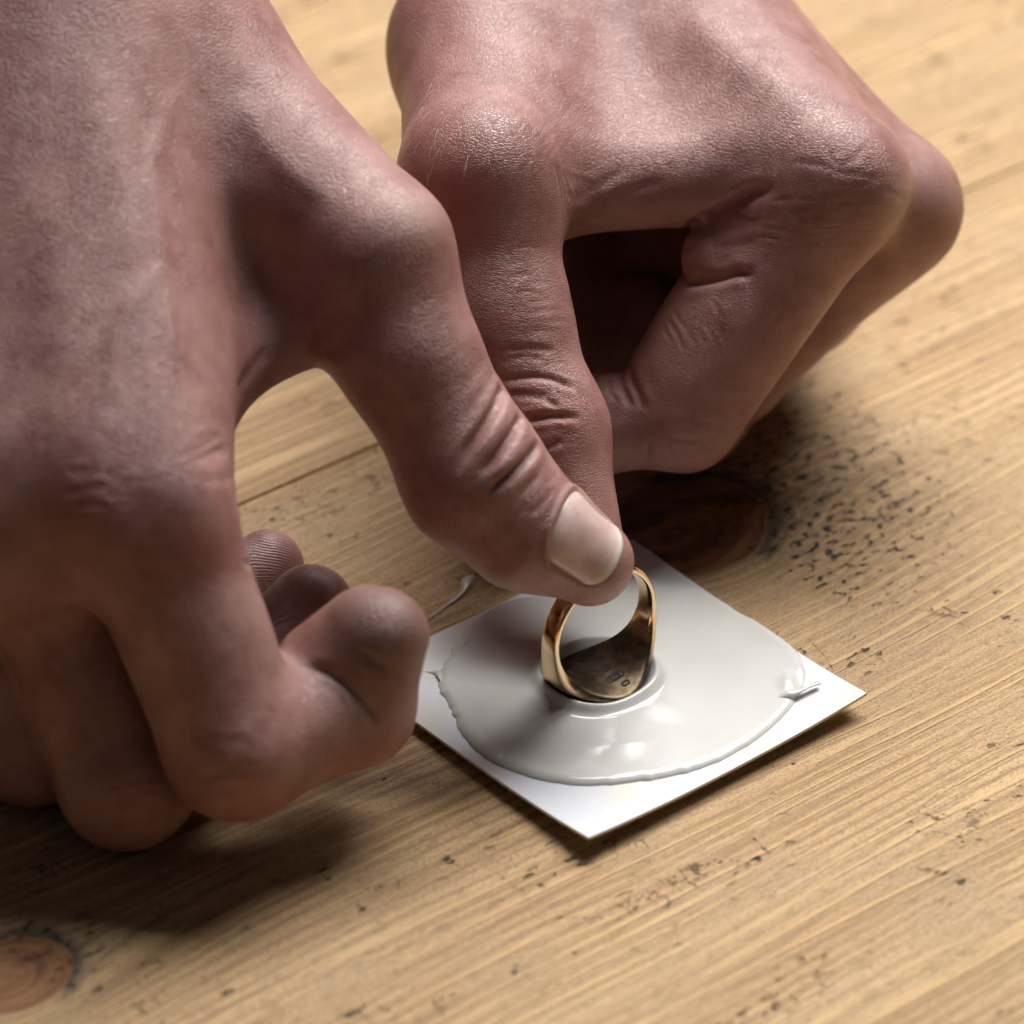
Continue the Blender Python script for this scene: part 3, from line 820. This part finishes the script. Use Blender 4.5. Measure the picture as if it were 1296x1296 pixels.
def hairs(s, parent, spots, n, length, flow):
    """short fine hairs lying along the skin; spots: photo pixel boxes"""
    V = []; F = []; fl = RV*flow[0]-UV*flow[1]
    for _ in range(n):
        x0, y0, x1, y1 = spots[RNG.randint(len(spots))]
        c, nn = s.pick(x0+(x1-x0)*RNG.rand(), y0+(y1-y0)*RNG.rand())
        if c is None: continue
        j = np.argmin(((s.V-c)**2).sum(1)); c = c+nn*s.disp[j]
        d = fl+RNG.randn(3)*0.22; d = d-nn*float(d@nn); d /= np.linalg.norm(d)
        sd = np.cross(d, nn); L = length*(0.5+0.8*RNG.rand()); bend = RNG.randn()*0.25; k = len(V); m = 6
        for i in range(m+1):
            t = i/m; p = c+d*L*t+nn*(0.4*math.sin(t*2.6)*L*0.22-0.05)+sd*bend*L*t*t; r = 0.045*(1-0.85*t)
            for a in range(3):
                b = a*2.094; V.append(p+(sd*math.cos(b)+nn*math.sin(b))*r)
        for i in range(m):
            for a in range(3): F.append((k+i*3+a, k+i*3+(a+1) % 3, k+i*3+3+(a+1) % 3, k+i*3+3+a))
    o = mesh_obj('hair', V, F, HAIR, parent); tag(o, kind='stuff')
    return o

def build_A():
    V, Q, N = build_surface(A, (-140, -95, -5), (15, 110, 165))
    s = Sculpt(A, V, N)
    root = empty('right_hand', at_z(308, 962, 0))
    tag(root, 'hand at left, fingers curled under, thumb nail showing as it presses on the gold ring', 'hand', 'hands')
    # knuckles and hollows
    s.blob(528, 285, 7, 0.7); s.blob(540, 330, 6, 0, redness=0.8); s.blob(520, 275, 5, 0, pale=0.5)
    s.blob(375, 335, 9, -1.8); s.blob(340, 420, 6, -0.6)
    s.blob(232, 590, 7, 0.9, gloss=0.2); s.blob(95, 612, 8, 1.3, redness=0.4); s.blob(110, 660, 7, -0.3, redness=0.7)
    s.blob(185, 645, 6, -1.0); s.blob(262, 685, 5.5, 0.3, redness=0.9); s.blob(215, 720, 7, -0.6, redness=0.4)
    s.blob(300, 970, 7, 0.5, redness=0.5); s.blob(170, 1020, 7, 0.4, redness=0.4)
    s.blob(645, 560, 6, 0, redness=0.35); s.blob(735, 755, 6, 0, redness=0.6, pale=0.3); s.blob(600, 680, 8, 0, redness=0.5)
    s.blob(455, 880, 5, 0, pale=0.4); s.blob(330, 780, 7, 0.3, pale=0.3); s.blob(500, 945, 6, 0, redness=0.4)
    for x, y in ((190, 160), (250, 260), (200, 300), (140, 400), (230, 420), (60, 300), (60, 480), (150, 520), (300, 190), (110, 230)):
        s.blob(x, y, 4.5+RNG.rand()*2, RNG.uniform(-0.25, 0.2), redness=RNG.uniform(0, 0.5))
    # tendons and veins
    s.line([(228, 570), (195, 420), (150, 220), (120, 60)], 4.5, -0.7, 0)
    s.line([(90, 590), (70, 400), (50, 200)], 4.5, -0.6, 0)
    s.line([(250, 70), (195, 200), (205, 330), (220, 430), (260, 490)], 1.7, -0.45, 0)
    s.line([(205, 330), (150, 420), (140, 520)], 1.6, -0.35, 0)
    s.line([(300, 110), (350, 200), (430, 260)], 2.0, -0.35, 0)
    # thumb joint folds
    s.line([(632, 503), (612, 538), (594, 568), (574, 606)], 0.65, 0.95, 0.2, 'end')
    s.line([(652, 540), (636, 568), (620, 588), (604, 604)], 0.55, 0.85, 0.2, 'end')
    s.line([(672, 575), (654, 595), (634, 614), (608, 634)], 0.6, 0.95, 0.2, 'end')
    s.line([(642, 522), (622, 552), (604, 582)], 1.4, -0.45, 0, 'end'); s.line([(662, 558), (642, 586), (622, 606)], 1.4, -0.5, 0, 'end')
    s.line([(686, 598), (670, 616), (655, 632)], 0.5, 0.22, 0.2); s.line([(700, 616), (684, 638), (668, 654)], 0.45, 0.16, 0.2)
    s.line([(622, 482), (600, 508), (585, 535)], 0.7, 0.12, 0.2, 'end'); s.line([(608, 462), (590, 488), (572, 515)], 0.7, 0.08, 0.2, 'end')
    for k in range(9):
        y = 365+k*14+RNG.randint(-4, 5); s.line([(572+k*5, y), (545+k*6+RNG.randint(-6, 6), y+18), (525+k*6, y+34)], 0.55, 0.02+0.03*RNG.rand(), 0.2)
    for k in range(14):
        x, y = 640+RNG.rand()*60, 600+RNG.rand()*60; s.line([(x+8, y-12), (x, y), (x-10, y+10)], 0.35, 0.07, 0.2)
    # web folds
    s.line([(440, 420), (425, 440), (412, 452)], 0.9, 0.4); s.line([(345, 440), (318, 470), (300, 500)], 1.0, 0.35)
    s.line([(285, 565), (265, 575), (240, 590)], 0.7, 0.3); s.line([(280, 550), (262, 562), (235, 578)], 0.6, 0.25)
    for k in range(26):
        x, y = 60+RNG.rand()*110, 590+RNG.rand()*50; s.line([(x, y), (x+12, y+5+RNG.randint(-3, 4)), (x+26, y+RNG.randint(-6, 6))], 0.5, 0.05+0.07*RNG.rand(), 0.2)
    for k in range(22):
        x, y = 215+RNG.rand()*60, 560+RNG.rand()*60; s.line([(x, y), (x+10, y-5), (x+24, y-12)], 0.5, 0.05+0.07*RNG.rand(), 0.2)
    for k in range(24):
        x, y = 255+RNG.rand()*60, 930+RNG.rand()*75; s.line([(x-14, y+4), (x, y), (x+16, y-3)], 0.5, 0.04+0.07*RNG.rand(), 0.2)
    for k in range(16):
        x, y = 125+RNG.rand()*70, 975+RNG.rand()*60; s.line([(x-14, y+3), (x, y), (x+16, y-1)], 0.5, 0.04+0.07*RNG.rand(), 0.2)
    # index folds
    s.line([(383, 846), (410, 850), (440, 868), (468, 898), (482, 922)], 0.8, 0.6, 0.2)
    s.line([(448, 822), (468, 834), (492, 850), (514, 872)], 0.6, 0.38, 0.2)
    s.line([(400, 862), (425, 880), (440, 900)], 0.6, 0.12)
    s.line([(262, 985), (290, 972), (325, 965)], 0.7, 0.14); s.line([(268, 1003), (300, 994), (330, 985)], 0.6, 0.12); s.line([(278, 955), (300, 945), (322, 942)], 0.6, 0.1)
    s.line([(130, 1025), (165, 1012), (205, 1012)], 0.7, 0.12); s.line([(125, 1000), (160, 990), (195, 990)], 0.7, 0.1)
    # finger tip creases and print ridges
    s.line([(308, 706), (318, 712), (328, 713)], 0.45, 0.3)
    s.blob(400, 745, 6.5, 0, ridge=1.0); s.blob(345, 700, 6.5, 0, ridge=1.0); s.blob(365, 775, 4.5, 0, ridge=0.8)
    s.blob(490, 785, 9, 0, grime=1.4); s.blob(450, 820, 7, 0, grime=0.7); s.blob(520, 775, 5, 0, redness=0.5)  # dirty index pad, its shaded tone painted into the colour as well
    nail_on(s, (707, 655), (779, 708), 1.02, 'thumb_nail', root)
    s.finish('skin', Q, SKIN, root)
    return root
def build_B():
    V, Q, N = build_surface(Bh, (-60, -40, -5), (80, 185, 150))
    s = Sculpt(Bh, V, N)
    root = empty('left_hand', at(930, 480, -42)*np.array([1, 1, 0]))
    tag(root, 'hand at upper right, closed in a loose fist, thumb pointing down behind the ring', 'hand', 'hands')
    s.blob(632, 190, 9, 0.7, gloss=0.5); s.blob(600, 255, 9, -0.4, redness=0.9); s.blob(560, 240, 6, 0, redness=0.6)
    s.blob(742, 225, 8, -1.6); s.blob(790, 200, 8, -0.6, redness=0.3); s.blob(820, 240, 8, 0, redness=0.4)
    s.blob(1105, 215, 7, 1.1, gloss=0.2); s.blob(1128, 262, 4.5, 0.3, pale=0.6); s.blob(1090, 240, 6, 0, redness=0.6); s.blob(1185, 240, 6, 0.3, pale=0.3); s.blob(1195, 290, 5, 0, redness=0.7)
    s.blob(1010, 170, 6, 0.4, gloss=0.4); s.blob(970, 290, 7, 0.3, gloss=0.2); s.blob(690, 560, 7, 0, redness=0.8); s.blob(690, 500, 6, 0.15, redness=0.2)
    s.blob(850, 400, 6, 0.3, pale=0.25); s.blob(860, 570, 7, 0, redness=0.5); s.blob(1000, 430, 6, 0, redness=0.3); s.blob(900, 430, 10, 0, redness=0.3)
    s.blob(540, 60, 8, 0, redness=0.3); s.blob(860, 110, 8, 0, redness=0.3); s.blob(700, 90, 9, 0.3, gloss=0.3)
    # tendons, veins
    s.line([(860, 10), (940, 80), (1030, 150)], 4.0, -0.7, 0); s.line([(720, 10), (730, 60), (700, 110)], 2.5, -0.3, 0)
    s.line([(1030, 40), (1080, 110), (1120, 160)], 2.2, 0.4, 0.2)
    s.line([(735, 300), (790, 285), (850, 272)], 0.8, 0.2, 0.2); s.line([(745, 270), (790, 250), (840, 225)], 0.9, 0.22, 0.2); s.line([(730, 262), (760, 240), (800, 205)], 0.9, 0.2, 0.2)
    # folds between thumb web and index
    s.line([(858, 294), (880, 284), (905, 270), (935, 255), (955, 243), (985, 240)], 0.9, 1.3, 0.2)
    s.line([(925, 262), (940, 272), (965, 278)], 0.6, 0.3, 0.2)
    s.line([(864, 360), (880, 357), (905, 352), (935, 346), (955, 350)], 0.75, 1.1, 0.25)
    s.line([(900, 314), (930, 310), (962, 304)], 0.7, 0.2, 0.2)
    for a_ in range(16):
        x, y = 838+RNG.rand()*70, 372+RNG.rand()*50; L_ = 10+RNG.rand()*16
        s.line([(x, y), (x+L_*0.4, y+L_*0.7), (x+L_*0.8, y+L_*1.5)], 0.28, 0.06+RNG.rand()*0.1, 0.2)
    for a_ in range(26):
        x, y = 940+RNG.rand()*170, 250+RNG.rand()*60; L_ = 12+RNG.rand()*18
        s.line([(x-L_, y+3), (x, y), (x+L_, y+RNG.randint(-3, 6))], 0.3, 0.05+RNG.rand()*0.07, 0.2)
    # thumb joint
    s.line([(628, 484), (655, 478), (690, 479), (715, 486), (732, 496)], 0.5, 0.45, 0.25)
    s.line([(640, 500), (665, 497), (700, 500)], 0.4, 0.25); s.line([(645, 506), (680, 504), (698, 510), (706, 516)], 0.45, 0.32)
    s.line([(655, 534), (680, 529), (700, 527), (738, 530)], 0.55, 0.75, 0.25)
    s.line([(682, 570), (700, 564), (710, 556)], 0.5, 0.4); s.line([(640, 443), (670, 440), (705, 443)], 0.5, 0.28); s.line([(642, 455), (665, 452), (690, 456)], 0.45, 0.25)
    for a_ in range(9):
        y = 318+a_*13+RNG.randint(-4, 4); x = 630+a_*4+RNG.randint(0, 24); s.line([(x, y+RNG.randint(0, 6)), (x+20, y), (x+38+RNG.randint(-8, 12), y+RNG.randint(0, 8))], 0.4, 0.05+0.06*RNG.rand(), 0.2)
    # wrinkles beside the thumb knuckle
    for a_ in range(7):
        x = 712+a_*8; s.line([(x-10, 205+a_*3), (x, 228+a_*3), (x+2, 250+a_*4)], 0.5, 0.15, 0.3)
    for a_ in range(40):
        x, y = 625+RNG.rand()*95, 440+RNG.rand()*105; L_ = 8+RNG.rand()*16
        s.line([(x-L_, y+RNG.randint(-3, 4)), (x, y), (x+L_, y+RNG.randint(-2, 6))], 0.3, 0.03+RNG.rand()*0.06, 0.2)
    for a_ in range(60):
        x, y = 570+RNG.rand()*160, 130+RNG.rand()*90; L_ = 8+RNG.rand()*14
        s.line([(x-L_*0.8, y+L_), (x, y), (x+L_*0.8, y-L_)], 0.3, 0.03+RNG.rand()*0.05, 0.2)
    # index knuckle
    for p in ([(1050, 218), (1080, 222), (1112, 228)], [(1062, 214), (1082, 200), (1092, 186)], [(1040, 186), (1052, 204), (1062, 218)], [(1075, 238), (1095, 232), (1110, 222)], [(1110, 240), (1128, 246), (1145, 256)], [(1000, 205), (1030, 208), (1060, 216)]):
        s.line(p, 0.45, 0.10, 0.3)
    # index middle joint
    for p in ([(842, 551), (866, 556), (890, 554)], [(860, 530), (885, 533), (905, 538), (924, 546)], [(843, 556), (846, 572), (854, 588)], [(820, 556), (819, 570), (821, 584)], [(885, 560), (900, 566)]):
        s.line(p, 0.45, 0.2, 0.2)
    s.line([(783, 472), (788, 492), (802, 518)], 0.6, 0.4, 0.3); s.line([(796, 466), (804, 488), (818, 522)], 0.65, 0.5, 0.3); s.line([(768, 478), (772, 494), (782, 510)], 0.4, 0.2)
    s.finish('skin', Q, SKIN, root)
    hairs(s, root, [(530, 110, 640, 220), (520, 90, 620, 200), (860, 40, 1080, 150)], 90, 3.2, (0.05, 1.0))
    return root
build_A(); build_B()
